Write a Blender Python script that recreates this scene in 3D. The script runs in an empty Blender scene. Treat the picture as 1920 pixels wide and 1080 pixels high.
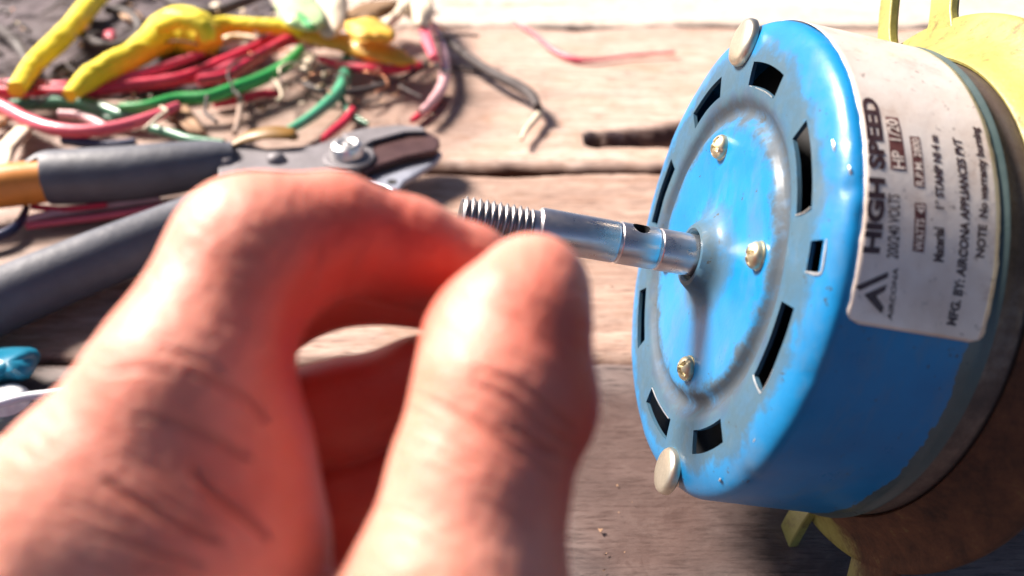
import bpy, bmesh, math, random
import numpy as np
from mathutils import Vector, Matrix
random.seed(7); rng = np.random.default_rng(7)
R = math.radians
scn = bpy.context.scene
C = scn.collection

# ------------------------------------------------------------------ camera
CAM_H, PITCH, FPX = 0.226, R(36.0), 1700.0
cd = bpy.data.cameras.new('camera'); cam = bpy.data.objects.new('camera', cd); C.objects.link(cam)
cd.sensor_width = 36.0; cd.lens = 36.0 * FPX / 1920.0
cd.clip_start = 0.005; cd.clip_end = 50
cd.dof.use_dof = True; cd.dof.focus_distance = 0.242; cd.dof.aperture_fstop = 10.0
cam.location = (0, 0, CAM_H); cam.rotation_euler = (math.pi/2 - PITCH, 0, 0)
scn.camera = cam
# ------------------------------------------------------------------ sky, sun, exposure
SUN_AZ, SUN_EL = R(-56), R(41)
world = bpy.data.worlds.new('World'); scn.world = world; world.use_nodes = True
wn = world.node_tree; bg = wn.nodes['Background']
sky = wn.nodes.new('ShaderNodeTexSky'); sky.sky_type = 'NISHITA'; sky.sun_disc = False
sky.sun_elevation = SUN_EL; sky.sun_rotation = SUN_AZ; sky.dust_density = 1.0; sky.air_density = 0.4; sky.ozone_density = 0.0
wn.links.new(sky.outputs[0], bg.inputs[0]); bg.inputs[1].default_value = 0.05
sl = bpy.data.lights.new('sun', 'SUN'); sl.energy = 5.0; sl.angle = R(16); sl.color = (1, .90, .80)
so = bpy.data.objects.new('sun', sl); C.objects.link(so); so.location = (0.2, 1, 1)
sd = Vector((math.sin(SUN_AZ)*math.cos(SUN_EL), math.cos(SUN_AZ)*math.cos(SUN_EL), math.sin(SUN_EL)))
so.rotation_euler = sd.to_track_quat('Z', 'Y').to_euler()
vs = scn.view_settings; vs.view_transform = 'Standard'; vs.look = 'None'; vs.exposure = 1.35; vs.gamma = 1

# ------------------------------------------------------------------ helpers
cp, sp = math.cos(PITCH), math.sin(PITCH)
MC = np.array([[1, 0, 0], [0, sp, cp], [0, cp, -sp]])      # camera (right, up, forward) -> world
def cam2w(a):
    a = np.asarray(a, float); return a @ MC.T + np.array([0, 0, CAM_H])
def PX(px, py, d):                                          # a point seen at px,py at forward distance d
    return np.array([(px-960)/FPX*d, (540-py)/FPX*d, d])
def W(px, py, d): return cam2w(PX(px, py, d))
def T(px, py, z=0.0):                                       # the point on the table top (height z) seen at px,py
    r = MC @ np.array([(px-960)/FPX, (540-py)/FPX, 1.0])
    t = (CAM_H - z) / -r[2]
    return np.array([0, 0, CAM_H]) + r*t

def mesh_obj(name, verts, faces, mat, parent=None, smooth=True, sharp=None):
    me = bpy.data.meshes.new(name); me.from_pydata([tuple(map(float, v)) for v in verts], [], [tuple(f) for f in faces]); me.update()
    if mat: me.materials.append(mat)
    if smooth:
        me.polygons.foreach_set('use_smooth', [True]*len(me.polygons))
        if sharp: me.set_sharp_from_angle(angle=R(sharp))
    o = bpy.data.objects.new(name, me); C.objects.link(o)
    if parent: o.parent = parent
    return o
def tag(o, label=None, cat=None, group=None, kind=None):
    if label: o['label'] = label
    if cat: o['category'] = cat
    if group: o['group'] = group
    if kind: o['kind'] = kind
    return o
def empty(name, m, label, cat, group=None):
    o = bpy.data.objects.new(name, None); C.objects.link(o); o.empty_display_size = .01
    o.matrix_world = m if isinstance(m, Matrix) else Matrix.Translation(Vector(m))
    return tag(o, label, cat, group)
def apply_mods(o):
    bpy.context.view_layer.update()
    dg = bpy.context.evaluated_depsgraph_get()
    me = bpy.data.meshes.new_from_object(o.evaluated_get(dg)); o.modifiers.clear(); o.data = me
def lathe(profile, n=96, a0=0.0, a1=360.0, skip=None, close=True):
    """profile [(r,z)] -> verts, faces round z; skip(r,z,ang) removes faces"""
    full = abs(a1-a0-360) < 1e-6
    cols = n if full else n+1
    V, F = [], []
    for r, z in profile:
        for k in range(cols):
            a = R(a0 + (a1-a0)*k/n); V.append((r*math.cos(a), r*math.sin(a), z))
    for i in range(len(profile)-1):
        for k in range(n):
            k2 = (k+1) % cols
            if skip:
                rm = (profile[i][0]+profile[i+1][0])/2; zm = (profile[i][1]+profile[i+1][1])/2
                if skip(rm, zm, a0+(a1-a0)*(k+.5)/n): continue
            F.append((i*cols+k, i*cols+k2, (i+1)*cols+k2, (i+1)*cols+k))
    return V, F
def catmull(P, step=6):
    P = [np.asarray(p, float) for p in P]
    Q = [2*P[0]-P[1]] + P + [2*P[-1]-P[-2]]; out = []
    for i in range(1, len(Q)-2):
        for s in range(step):
            t = s/step
            out.append(.5*((2*Q[i]) + (Q[i+1]-Q[i-1])*t + (2*Q[i-1]-5*Q[i]+4*Q[i+1]-Q[i+2])*t*t + (3*Q[i]-Q[i-1]-3*Q[i+1]+Q[i+2])*t**3))
    out.append(P[-1]); return np.array(out)
def tube(P, rad, n=10, sub=6, flat=1.0, closed_ends=True):
    """tube along a smoothed path; P = points with optional per-point radius list"""
    P = np.asarray(P, float); rad = np.broadcast_to(np.asarray(rad, float), (len(P),))
    PR = catmull(np.c_[P, rad], sub) if sub > 1 else np.c_[P, rad]
    pts, rr = PR[:, :3], PR[:, 3]
    tg = np.gradient(pts, axis=0); tg /= np.linalg.norm(tg, axis=1)[:, None]+1e-12
    V, F = [], []; up = np.array([0, 0, 1.0])
    for i in range(len(pts)):
        s = np.cross(tg[i], up); ns = np.linalg.norm(s)
        s = s/ns if ns > 1e-6 else np.array([1., 0, 0]); b = np.cross(s, tg[i])
        for k in range(n):
            a = 2*math.pi*k/n; V.append(pts[i] + rr[i]*(math.cos(a)*s + flat*math.sin(a)*b))
    for i in range(len(pts)-1):
        for k in range(n): F.append((i*n+k, i*n+(k+1) % n, (i+1)*n+(k+1) % n, (i+1)*n+k))
    if closed_ends:
        F.append(tuple(range(n))[::-1]); F.append(tuple(range((len(pts)-1)*n, len(pts)*n)))
    return V, F
def prism(outline, z0, z1, bevel=0):
    n = len(outline); V = [(x, y, z0) for x, y in outline]+[(x, y, z1) for x, y in outline]
    F = [tuple(range(n))[::-1], tuple(range(n, 2*n))]+[(k, (k+1) % n, n+(k+1) % n, n+k) for k in range(n)]
    return V, F
def join(*parts):
    V, F = [], []
    for v, f in parts:
        b = len(V); V += [tuple(x) for x in v]; F += [tuple(i+b for i in q) for q in f]
    return V, F
def vnoise(x, y, seed=0):
    x = np.asarray(x, float); y = np.asarray(y, float)
    def h(i, j):
        n = (i*374761393 + j*668265263 + seed*1442695041) & 0xffffffff
        n = ((n ^ (n >> 13))*1274126177) & 0xffffffff
        return ((n ^ (n >> 16)) & 0xffff)/65535.0
    xi = np.floor(x).astype(np.int64); yi = np.floor(y).astype(np.int64); fx = x-xi; fy = y-yi
    fx = fx*fx*(3-2*fx); fy = fy*fy*(3-2*fy)
    return (h(xi, yi)*(1-fx)+h(xi+1, yi)*fx)*(1-fy)+(h(xi, yi+1)*(1-fx)+h(xi+1, yi+1)*fx)*fy*1.0
def fbm(x, y, seed=0, o=4):
    s = 0; a = .5
    for k in range(o): s = s+a*vnoise(x*2**k, y*2**k, seed+k); a *= .5
    return s

# ------------------------------------------------------------------ materials
class NT:
    def __init__(s, name):
        s.m = bpy.data.materials.new(name); s.m.use_nodes = True; s.t = s.m.node_tree; s.b = s.t.nodes['Principled BSDF']
        s.tc = s.t.nodes.new('ShaderNodeTexCoord')
    def n(s, typ, **kw):
        x = s.t.nodes.new(typ)
        for k, v in kw.items(): setattr(x, k, v)
        return x
    def l(s, a, b): s.t.links.new(a, b)
    def mapping(s, scale, coord='Object'):
        m = s.n('ShaderNodeMapping'); m.inputs['Scale'].default_value = scale; s.l(s.tc.outputs[coord], m.inputs[0]); return m.outputs[0]
    def noise(s, scale, detail=4, rough=.6, vec=None, dist=0):
        x = s.n('ShaderNodeTexNoise'); x.inputs['Scale'].default_value = scale; x.inputs['Detail'].default_value = detail
        x.inputs['Roughness'].default_value = rough; x.inputs['Distortion'].default_value = dist
        s.l(vec if vec is not None else s.tc.outputs['Object'], x.inputs['Vector']); return x.outputs[0]
    def ramp(s, fac, stops):
        x = s.n('ShaderNodeValToRGB'); e = x.color_ramp.elements
        while len(e) < len(stops): e.new(.5)
        for k, (p, c) in enumerate(stops):
            e[k].position = p; e[k].color = (c, c, c, 1) if isinstance(c, (int, float)) else (*c, 1)
        s.l(fac, x.inputs[0]); return x.outputs[0]
    def mix(s, fac, a, b, mode='MIX'):
        x = s.n('ShaderNodeMix', data_type='RGBA', blend_type=mode)
        for i, v in ((0, fac), (6, a), (7, b)):
            if isinstance(v, (int, float)): x.inputs[i].default_value = v
            elif isinstance(v, tuple): x.inputs[i].default_value = (*v, 1)
            else: s.l(v, x.inputs[i])
        return x.outputs[2]
    def math(s, op, a, b=None):
        x = s.n('ShaderNodeMath', operation=op)
        for i, v in ((0, a), (1, b)):
            if v is None: continue
            if isinstance(v, (int, float)): x.inputs[i].default_value = v
            else: s.l(v, x.inputs[i])
        return x.outputs[0]
    def bump(s, h, strength=.3, dist=.001):
        x = s.n('ShaderNodeBump'); x.inputs['Strength'].default_value = strength; x.inputs['Distance'].default_value = dist
        s.l(h, x.inputs['Height']); s.l(x.outputs[0], s.b.inputs['Normal'])
    def set(s, **kw):
        for k, v in kw.items():
            i = s.b.inputs[k.replace('_', ' ')]
            if isinstance(v, (int, float)): i.default_value = v
            elif isinstance(v, tuple): i.default_value = (*v, 1) if i.type == 'RGBA' else v
            else: s.l(v, i)
        return s
def simple(name, col, rough=.5, metal=0, var=.25, scale=120, bump=.15, dist=.0005, **kw):
    s = NT(name); f = s.noise(scale, 5, .65)
    dark = tuple(c*(1-var) for c in col); light = tuple(min(1, c*(1+var*.6)) for c in col)
    s.set(Base_Color=s.ramp(f, [(.3, dark), (.7, light)]), Roughness=s.ramp(s.noise(scale*.6, 3), [(.3, max(.03, rough-.1)), (.7, min(1, rough+.12))]), Metallic=metal, **kw)
    s.bump(s.noise(scale*3, 4), bump, dist); return s.m

def wood_mat(name, c0, c1, c2, stain, st=9.0):
    s = NT(name)
    v = s.mapping((1.0, st, 1.0))
    g = s.noise(26, 8, .65, v, .6); g2 = s.noise(7, 5, .6, v, 1.2)
    fine = s.noise(160, 5, .7, s.mapping((.55, 4.0, 1.0)))
    col = s.ramp(g, [(.28, c0), (.47, c1), (.68, c2)])
    col = s.mix(s.ramp(g2, [(.42, 0.0), (.62, .55)]), col, tuple(x*.62 for x in c1))
    col = s.mix(s.ramp(fine, [(.36, .75), (.5, 0.0)]), col, tuple(x*.45 for x in c0))
    blot = s.noise(30, 6, .75, s.mapping((1.0, 1.6, 1.0)), .8)
    col = s.mix(s.ramp(blot, [(.5, 0.0), (.66, .8)]), col, stain)
    ra = s.n('ShaderNodeAttribute', attribute_name='rot_shade'); col = s.mix(ra.outputs['Fac'], col, (.085, .032, .018))  # dark rot in cracks and gouge, plus the painted shade patches
    s.set(Base_Color=col, Roughness=s.ramp(g, [(.3, .62), (.7, .42)]), Specular_IOR_Level=.5)
    h = s.math('ADD', s.math('MULTIPLY', g, .6), s.math('MULTIPLY', fine, .5))
    s.bump(h, .8, .0012); return s.m

M = {}
M['wood_far'] = wood_mat('weathered_wood_pale', (.36, .21, .155), (.60, .43, .35), (.72, .57, .49), (.44, .27, .19))  # wood tone, raised in part for the bright haze
M['wood_glare'] = wood_mat('glare_pale_wood', (.50, .36, .29), (.74, .63, .54), (.82, .74, .65), (.58, .44, .34))  # glare on the far planks painted as near-white wood
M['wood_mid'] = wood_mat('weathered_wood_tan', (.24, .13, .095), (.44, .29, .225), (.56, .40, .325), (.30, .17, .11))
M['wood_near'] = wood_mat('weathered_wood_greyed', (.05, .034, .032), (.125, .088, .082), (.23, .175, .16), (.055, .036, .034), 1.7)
M['gap'] = simple('near_black_gap', (.012, .007, .005), .95)

def blue_mat():
    s = NT('worn_blue_enamel')
    sx = s.n('ShaderNodeSeparateXYZ'); s.l(s.tc.outputs['Object'], sx.inputs[0])
    rr = s.math('SQRT', s.math('ADD', s.math('POWER', sx.outputs[0], 2.0), s.math('POWER', sx.outputs[1], 2.0)))
    z = sx.outputs[2]
    big = s.noise(35, 5, .6); med = s.noise(140, 6, .7); fin = s.noise(600, 4, .7)
    base = s.ramp(big, [(.3, (.001, .158, .40)), (.7, (.003, .235, .55))])
    wob = s.math('ADD', rr, s.math('MULTIPLY', s.math('SUBTRACT', med, .5), .012))
    wob = s.math('ADD', wob, s.math('MULTIPLY', s.math('SUBTRACT', big, .5), .010))
    r1 = s.n('ShaderNodeMapRange'); r1.inputs['From Min'].default_value = 0; r1.inputs['From Max'].default_value = .08; s.l(wob, r1.inputs[0])
    # greasy dust lies on the slotted ring and thickest in the pressed groove
    dust = s.ramp(r1.outputs[0], [(0, .85), (.12, .9), (.155, .7), (.22, 0.0), (.415, 0.02), (.455, .85), (.50, .92), (.545, .86), (.66, .84), (.70, .12), (.80, .05)])
    front = s.math('GREATER_THAN', z, -.0045)
    dust = s.math('MULTIPLY', dust, front)
    dust = s.math('MULTIPLY', dust, s.ramp(med, [(.25, .7), (.55, 1.0)]))
    dcol = s.mix(s.ramp(r1.outputs[0], [(.44, 0.0), (.47, 1.0), (.52, 1.0), (.55, .0)]), (.055, .09, .10), (.055, .055, .048))
    col = s.mix(dust, base, dcol)
    # primer showing near the back edge, ragged border
    zw = s.math('ADD', z, s.math('MULTIPLY', s.math('SUBTRACT', med, .5), .006))
    prim = s.math('LESS_THAN', zw, -.0335)
    col = s.mix(prim, col, s.ramp(big, [(.3, (.055, .085, .085)), (.7, (.12, .16, .16))]))
    chips = s.ramp(s.noise(240, 4, .8), [(.655, 0.0), (.675, 1.0)])
    col = s.mix(chips, col, (.04, .05, .055))
    smear = s.ramp(s.noise(60, 5, .7, s.mapping((1, .5, 1.6))), [(.52, 0.0), (.75, .35)])
    col = s.mix(smear, col, (.16, .19, .19))
    s.set(Base_Color=col, Roughness=s.math('ADD', s.math('MULTIPLY', dust, .32), s.ramp(med, [(.3, .26), (.7, .40)])), Coat_Weight=.1, Coat_Roughness=.2, Specular_IOR_Level=.35)
    s.bump(s.math('ADD', s.math('MULTIPLY', med, .6), s.math('MULTIPLY', fin, .3)), .22, .0006)
    return s.m
M['blue'] = blue_mat()

def steel(name, col, rough=.25, var=.3, aniso=0):
    s = NT(name); f = s.noise(90, 6, .7); g = s.noise(900, 3, .6)
    s.set(Base_Color=s.ramp(f, [(.3, tuple(c*(1-var) for c in col)), (.65, col)]), Metallic=1.0,
          Roughness=s.math('ADD', s.ramp(f, [(.35, rough+.15), (.6, rough)]), s.math('MULTIPLY', g, .06)))
    s.bump(g, .08, .0003); return s.m
M['shaft'] = steel('machined_steel', (.78, .70, .69), .22, .12)
M['thread'] = steel('threaded_steel', (.50, .45, .44), .30, .15)
M['zinc'] = steel('yellow_zinc_plate', (.74, .66, .46), .36, .25)
M['rivet'] = steel('tarnished_rivet_steel', (.86, .79, .64), .30, .4)
M['dark'] = simple('black_recess', (.012, .012, .014), .6)
def body_mat():
    s = NT('grimy_steel_stator'); f = s.noise(45, 6, .7); g = s.noise(420, 4, .7)
    col = s.ramp(f, [(.3, (.045, .028, .022)), (.5, (.13, .095, .08)), (.74, (.30, .26, .23))])
    s.set(Base_Color=col, Metallic=s.ramp(f, [(.4, .2), (.65, .85)]), Roughness=s.ramp(f, [(.35, .7), (.65, .38)]))
    s.bump(g, .35, .0005); return s.m
M['stator'] = body_mat()
def yellow_mat():
    s = NT('cream_yellow_paint'); f = s.noise(40, 5, .65); g = s.noise(350, 4, .7)
    col = s.ramp(f, [(.3, (.27, .225, .055)), (.65, (.42, .375, .11))])
    col = s.mix(s.ramp(s.noise(180, 5, .8), [(.54, 0.0), (.68, .8)]), col, (.14, .09, .035))
    # the motor's shade on the lower rim, painted in as rust brown
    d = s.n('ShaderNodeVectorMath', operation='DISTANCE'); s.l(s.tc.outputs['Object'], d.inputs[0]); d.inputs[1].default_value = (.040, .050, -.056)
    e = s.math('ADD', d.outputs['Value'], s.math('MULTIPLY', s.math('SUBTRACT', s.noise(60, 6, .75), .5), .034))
    rim_shade = s.ramp(e, [(.046, 1.0), (.053, 0.0)])
    col = s.mix(rim_shade, col, s.ramp(s.noise(130, 6, .75), [(.3, (.035, .014, .008)), (.6, (.13, .05, .022)), (.75, (.20, .13, .045))]))
    s.set(Base_Color=col, Roughness=s.math('ADD', s.math('MULTIPLY', rim_shade, .4), .42)); s.bump(g, .4, .0005); return s.m
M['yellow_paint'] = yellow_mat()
def label_mat():
    s = NT('aged_foil_label'); f = s.noise(70, 6, .7); f2 = s.noise(26, 4, .6); g = s.noise(300, 4, .7)
    col = s.ramp(f, [(.25, (.60, .42, .32)), (.44, (.88, .75, .66)), (.7, (.95, .86, .79))])
    col = s.mix(s.ramp(f2, [(.5, 0.0), (.68, .6)]), col, (.56, .40, .30))
    col = s.mix(s.ramp(s.noise(420, 3, .8), [(.62, 0.0), (.70, .6)]), col, (.20, .14, .11))
    s.set(Base_Color=col, Metallic=.12, Roughness=.30, Coat_Weight=.6, Coat_Roughness=.22); s.bump(f, .35, .0006); return s.m
M['label'] = label_mat()
def ink_mat(name, col):
    s = NT(name); f = s.noise(500, 4, .75)
    s.set(Base_Color=s.ramp(f, [(.35, col), (.72, tuple(c*1.8+.04 for c in col))]), Roughness=.4, Coat_Weight=.1, Coat_Roughness=.25); return s.m
M['ink'] = ink_mat('maroon_black_ink', (.035, .012, .012))
M['box'] = ink_mat('maroon_ink_box', (.10, .028, .022))
M['paper'] = ink_mat('unprinted_lettering', (.66, .55, .48))

# ================================================================== the table of planks
TABLE_Y = [(-.35, .261), (.2645, .4125), (.4205, .6225), (.6275, .86), (.864, 1.14)]
def make_plank(y0, y1, mat, seed, x0=-.9, x1=1.0):
    nx = 760; ny = max(30, int((y1-y0)/.0028))
    xs = np.linspace(x0, x1, nx); v = np.linspace(0, 1, ny)
    X, Vv = np.meshgrid(xs, v)
    e0 = (fbm(X*22, X*0+seed, seed, 6)-.47)*.014; e1 = (fbm(X*22, X*0+seed+9, seed+5, 6)-.47)*.014
    Y = (y0+e0)*(1-Vv)+(y1+e1)*Vv
    Z = (fbm(X*8, Y*150, seed+1, 3)-.45)*.0011 + (fbm(X*4, Y*18, seed+2)-.45)*.0016
    edge = np.minimum(Vv, 1-Vv)*(y1-y0)
    Z -= .004*np.exp(-(edge/.0022)**1.5) * (.6+.8*fbm(X*30, Y*30, seed+3))
    # a few checks (long cracks) along the grain
    for k in range(4):
        cy = y0+(y1-y0)*(.15+.7*((seed*.37+k*.29) % 1)); cx = -.5+((seed*.61+k*.47) % 1)*1.1; L = .10+.12*((k*.7+seed*.3) % 1)
        path = cy+(fbm(X*12, X*0+k, seed+30+k)-.45)*.008
        Z -= .0022*np.exp(-((Y-path)/.0009)**2)*np.clip(1-((X-cx)/L)**2, 0, 1)
    if seed == 3:       # the gouge with a knot hole that runs right towards the motor
        a = T(1118, 262); b = T(1290, 252)
        t = (X-a[0])/(b[0]-a[0]); cy = a[1]+(b[1]-a[1])*t+(fbm(X*30, X*0, 77)-.45)*.004
        wdt = .0030+.0110*np.clip(t, 0, 1.2)**.8+.0060*(fbm(X*45, X*0+2, 91)-.45)
        wdt = np.where(t > 1.3, .0150*np.clip(2.6-t, 0.02, 1), wdt)
        g = np.exp(-np.abs((Y-cy)/wdt)**4)*(1/(1+np.exp(-(t+.02)*60)))*np.clip((2.8-t)*4, 0, 1)
        Z -= .010*g
        Z -= .012*np.exp(-(((X-a[0])/.0055)**2+((Y-a[1])/.0075)**2)**2)
        Z += .006*np.exp(-(((X-a[0]-.002)/.0022)**2+((Y-a[1])/.003)**2))
    if seed == 4:       # long check parallel to the seam, seen at the far right
        pass
    rot_shade = np.clip(-(Z+.0013)/.0016, 0, 1)
    V = np.c_[X.ravel(), Y.ravel(), Z.ravel()]
    idx = np.arange(nx*ny).reshape(ny, nx)
    F = np.c_[idx[:-1, :-1].ravel(), idx[:-1, 1:].ravel(), idx[1:, 1:].ravel(), idx[1:, :-1].ravel()].tolist()
    # skirts make it a board 22 mm thick
    base = len(V); low = []
    ring = list(idx[0, :])+list(idx[1:, -1])+list(idx[-1, -2::-1])+list(idx[-2:0:-1, 0])
    lowv = V[ring].copy(); lowv[:, 2] = -.022
    V = np.r_[V, lowv]; n = len(ring)
    F += [(ring[k], base+k, base+(k+1) % n, ring[(k+1) % n]) for k in range(n)]
    F.append(tuple(base+k for k in range(n)))
    st = 0  # shade under the heap and between the handles, painted into the wood
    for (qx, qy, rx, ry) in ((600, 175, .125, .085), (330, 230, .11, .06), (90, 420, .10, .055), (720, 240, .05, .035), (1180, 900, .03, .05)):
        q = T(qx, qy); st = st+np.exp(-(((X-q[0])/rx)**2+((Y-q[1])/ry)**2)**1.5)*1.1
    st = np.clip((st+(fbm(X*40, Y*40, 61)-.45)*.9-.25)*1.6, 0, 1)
    rot_shade = np.clip(rot_shade+.42*st, 0, 1)
    rot_shade = np.r_[rot_shade.ravel(), np.ones(n)]
    return V, F, rot_shade
table = bpy.data.objects.new('table_top', None); C.objects.link(table); tag(table, kind='structure')
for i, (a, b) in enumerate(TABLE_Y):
    m = M[['wood_near', 'wood_mid', 'wood_far', 'wood_glare', 'wood_glare'][i]]
    V, F, rot_shade = make_plank(a, b, m, i+1)
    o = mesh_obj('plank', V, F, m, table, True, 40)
    at = o.data.attributes.new('rot_shade', 'FLOAT', 'POINT'); at.data.foreach_set('value', rot_shade.astype(np.float32))
V, F = prism([(-.95, -.4), (1.05, -.4), (1.05, 1.2), (-.95, 1.2)], -.034, -.024)
o = mesh_obj('underside_board', V, F, M['gap'], table, False)  # near-black board closing the gaps between planks
V, F = prism([(-12, -6), (12, -6), (12, 22), (-12, 22)], -.80, -.78)
tag(mesh_obj('ground', V, F, simple('pale_dusty_ground', (.13, .105, .085), .9, scale=3), None, False), kind='structure')

# ================================================================== the motor
Cc = np.array([0.0518142, 0.00795979, 0.24])
nn = np.array([-0.96947136, 0.15523584, -0.1898081]); nn /= np.linalg.norm(nn)
e1 = np.cross(nn, [0, 1, 0]); e1 /= np.linalg.norm(e1); e2 = np.cross(nn, e1)
def motor_matrix():
    ax = MC@e1; ay = MC@e2; az = MC@nn; o = cam2w(Cc)
    return Matrix(((ax[0], ay[0], az[0], o[0]), (ax[1], ay[1], az[1], o[1]), (ax[2], ay[2], az[2], o[2]), (0, 0, 0, 1)))
MM = motor_matrix()
motor = empty('electric_motor', MM, 'round blue electric fan motor with slotted face, long threaded shaft and printed label', 'motor')
def mp(name, VF, mat, parent=motor, sharp=35):
    return mesh_obj(name, VF[0], VF[1], mat, parent, True, sharp)
mm = .001
slots = [(-77, -56), (-35, -10), (14, 38), (61, 81), (102, 125), (148, 170), (195, 219), (239, 261)]
prof = [(6.6, 2.0), (6.6, 4.6), (7.2, 5.2), (8.2, 5.0), (9.2, 3.8), (10.2, 2.4), (11.5, 1.1), (13.5, .35), (16, .1), (20, 0), (25, 0), (30, .05), (34.5, .1),
        (35.6, 0), (36.4, -.5), (37.2, -1.3), (38.2, -1.9), (39.4, -2.0), (40.4, -1.6), (41.4, -.8), (42.4, -.25), (43.6, 0), (45.4, .05), (47, .05), (49, .05), (51.4, 0), (52.6, -.05)]
for k in range(1, 11):
    a = math.pi/2*k/10; prof.append((52.6+9.8*math.sin(a), -.05-4.4*(1-math.cos(a))))
prof += [(62.4, -8), (62.4, -12), (62.4, -18), (62.4, -24), (62.4, -30), (62.4, -35.5), (62.5, -37), (63.0, -37.7), (63.1, -38.4), (62.6, -38.8), (61.4, -38.9)]
def skip(r, z, a):
    r /= mm; z /= mm
    aa = (a+180) % 360-180
    if 45.4 < r < 51.4 and z > -1:
        for s0, s1 in slots:
            for off in (0, -360):
                if s0+off <= aa <= s1+off: return True
    if 52.6 < r < 57.5 and -2.2 <= aa <= 5 and z > -2: return True
    return False
cap = mp('end_cap', lathe([(r*mm, z*mm) for r, z in prof], 360, 0, 360, skip), M['blue'])
# hand-worked sheet metal is never perfectly true
co = np.array([v.co for v in cap.data.vertices])
ang = np.arctan2(co[:, 1], co[:, 0]); rad = np.hypot(co[:, 0], co[:, 1])
dz = .00035*np.sin(3*ang+.5)*(rad/.06)**2+.0007*(fbm(co[:, 0]*70+9, co[:, 1]*70+9, 3)-.45)
co[:, 2] += np.where(co[:, 2] > -.004, dz, 0)
# small dents on the shoulder
for (da, dzp, dr, dep) in ((-12, -2.8, 1.9, .7), (-22, -1.5, 1.5, .5), (-6, -6, 2.2, .4), (40, -9, 5, .4), (55, -3, 2, .5), (25, -2, 2, .5), (-60, -10, 5, .4)):
    cx = np.array([.0615*math.cos(R(da)), .0615*math.sin(R(da)), dzp*mm]); d = np.linalg.norm(co-cx, axis=1)
    w = np.exp(-(d/(dr*mm))**2)*dep*mm; co[:, 0] -= w*np.cos(ang); co[:, 1] -= w*np.sin(ang)
for v, c in zip(cap.data.vertices, co): v.co = c
md = cap.modifiers.new('s', 'SOLIDIFY'); md.thickness = .0011; md.offset = 1
apply_mods(cap); cap.data.polygons.foreach_set('use_smooth', [True]*len(cap.data.polygons)); cap.data.set_sharp_from_angle(angle=R(38))
# bare bright metal on the worn square hole's edge
bm_ = steel('bare_chipped_metal', (.8, .84, .86), .3)
ringpts = [(52.5, -2.2), (57.6, -2.2), (57.6, 5), (52.5, 5)]
P = [(r*mm*math.cos(R(a)), r*mm*math.sin(R(a)), (-.05-4.4*(1-math.sqrt(max(0, 1-((r-52.6)/9.8)**2))) if r > 52.6 else 0)*mm+.00015) for r, a in
     [(57.7, -2.0), (57.9, 1.0), (57.8, 4.6), (56.5, 5.3), (54.5, 5.2), (52.6, 5.1)]]
mp('worn_slot_edge', tube(P, [.0002, .0004, .00035, .00045, .0003, .0002], 7, 5), bm_, motor)
def shoulder(r): return (-.05-4.4*(1-math.sqrt(max(0, 1-((r-52.6)/9.8)**2))) if r > 52.6 else .02)*mm
def lip(pts, rad): mp('worn_slot_edge', tube([(r*mm*math.cos(R(a)), r*mm*math.sin(R(a)), shoulder(r)+.0001) for r, a in pts], rad*mm, 6, 4), bm_, motor)
lip([(45.5, 103), (45.4, 110), (45.6, 118), (45.9, 125)], .17); lip([(45.4, 38), (47, 38.4), (49, 38.3), (51.3, 38)], .2)
lip([(45.4, -10), (47.5, -9.7), (49.6, -9.8), (51.4, -10.2)], .2); lip([(45.3, -76), (45.1, -70), (45.3, -62), (45.4, -57)], .16); lip([(51.5, 30), (51.6, 34), (51.3, 38)], .14)
for r, a, da in ((58.5, -22, 1.3), (61.4, -15.5, .9), (57.5, 47, 1.2), (59.0, 66, .8), (56.5, 30, .7)):
    mp('paint_chip', tube([(r*mm*math.cos(R(a+d)), r*mm*math.sin(R(a+d)), shoulder(r+w)+.00002) for d, w in ((-da, -.3), (0, 0), (da, .35))], [.0001, .0004, .00012], 6, 5, .5), bm_, motor)
# inside: black core painted for the darkness behind the slots
mp('slot_darkness_core', lathe([(0.0, -.010), (.030, -.010), (.034, -.013), (.058, -.014), (.060, -.016), (.060, -.037)], 64), M['dark'])
# steel stator band behind the cap
mp('stator_band', lathe([(.0600, -.0385), (.0612, -.0389), (.0614, -.0400), (.0612, -.0425), (.0616, -.0432), (.0614, -.0460), (.0610, -.0500), (.0600, -.058)], 180), M['stator'])
# shaft --------------------------------------------------------------
sr = 5.55
sp_ = [(0, -9), (sr, -9), (sr, 14.0), (sr-.08, 14.2), (sr-.3, 14.4), (sr-.3, 15.0), (sr-.08, 15.2), (sr, 15.4), (sr, 24.9), (sr-.08, 25.1), (sr-.32, 25.3), (sr-.32, 25.9), (sr-.08, 26.1), (sr, 26.3),
       (sr, 46.0), (sr-.1, 46.4), (sr-.5, 46.8), (sr-.95, 47.0), (sr-1.0, 48.5), (0, 48.5)]
shaft = mp('shaft', lathe([(r*mm, z*mm) for r, z in sp_], 128), M['shaft'])
# drilled cross hole through the shaft
hv = [(.0023*math.cos(2*math.pi*k/32), .0023*math.sin(2*math.pi*k/32)) for k in range(32)]
V, F = prism(hv, -.012, .012); cut = mesh_obj('cutter', V, F, M['dark'], motor, False)
cut.rotation_euler = (0, R(90), R(-57)); cut.rotation_mode = 'XYZ'
cut.matrix_parent_inverse = Matrix.Identity(4)
cut.matrix_basis = Matrix.Translation((0, 0, .0203))@Matrix.Rotation(R(-57), 4, 'Z')@Matrix.Rotation(R(90), 4, 'Y')
bo = shaft.modifiers.new('b', 'BOOLEAN'); bo.object = cut; bo.solver = 'EXACT'; bo.operation = 'DIFFERENCE'; bo.material_mode = 'TRANSFER'  # bore walls take the black material, painting the hole dark
apply_mods(shaft); bpy.data.objects.remove(cut)
shaft.data.polygons.foreach_set('use_smooth', [True]*len(shaft.data.polygons)); shaft.data.set_sharp_from_angle(angle=R(30))
nz, na = 330, 72; V = []; F = []
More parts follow.
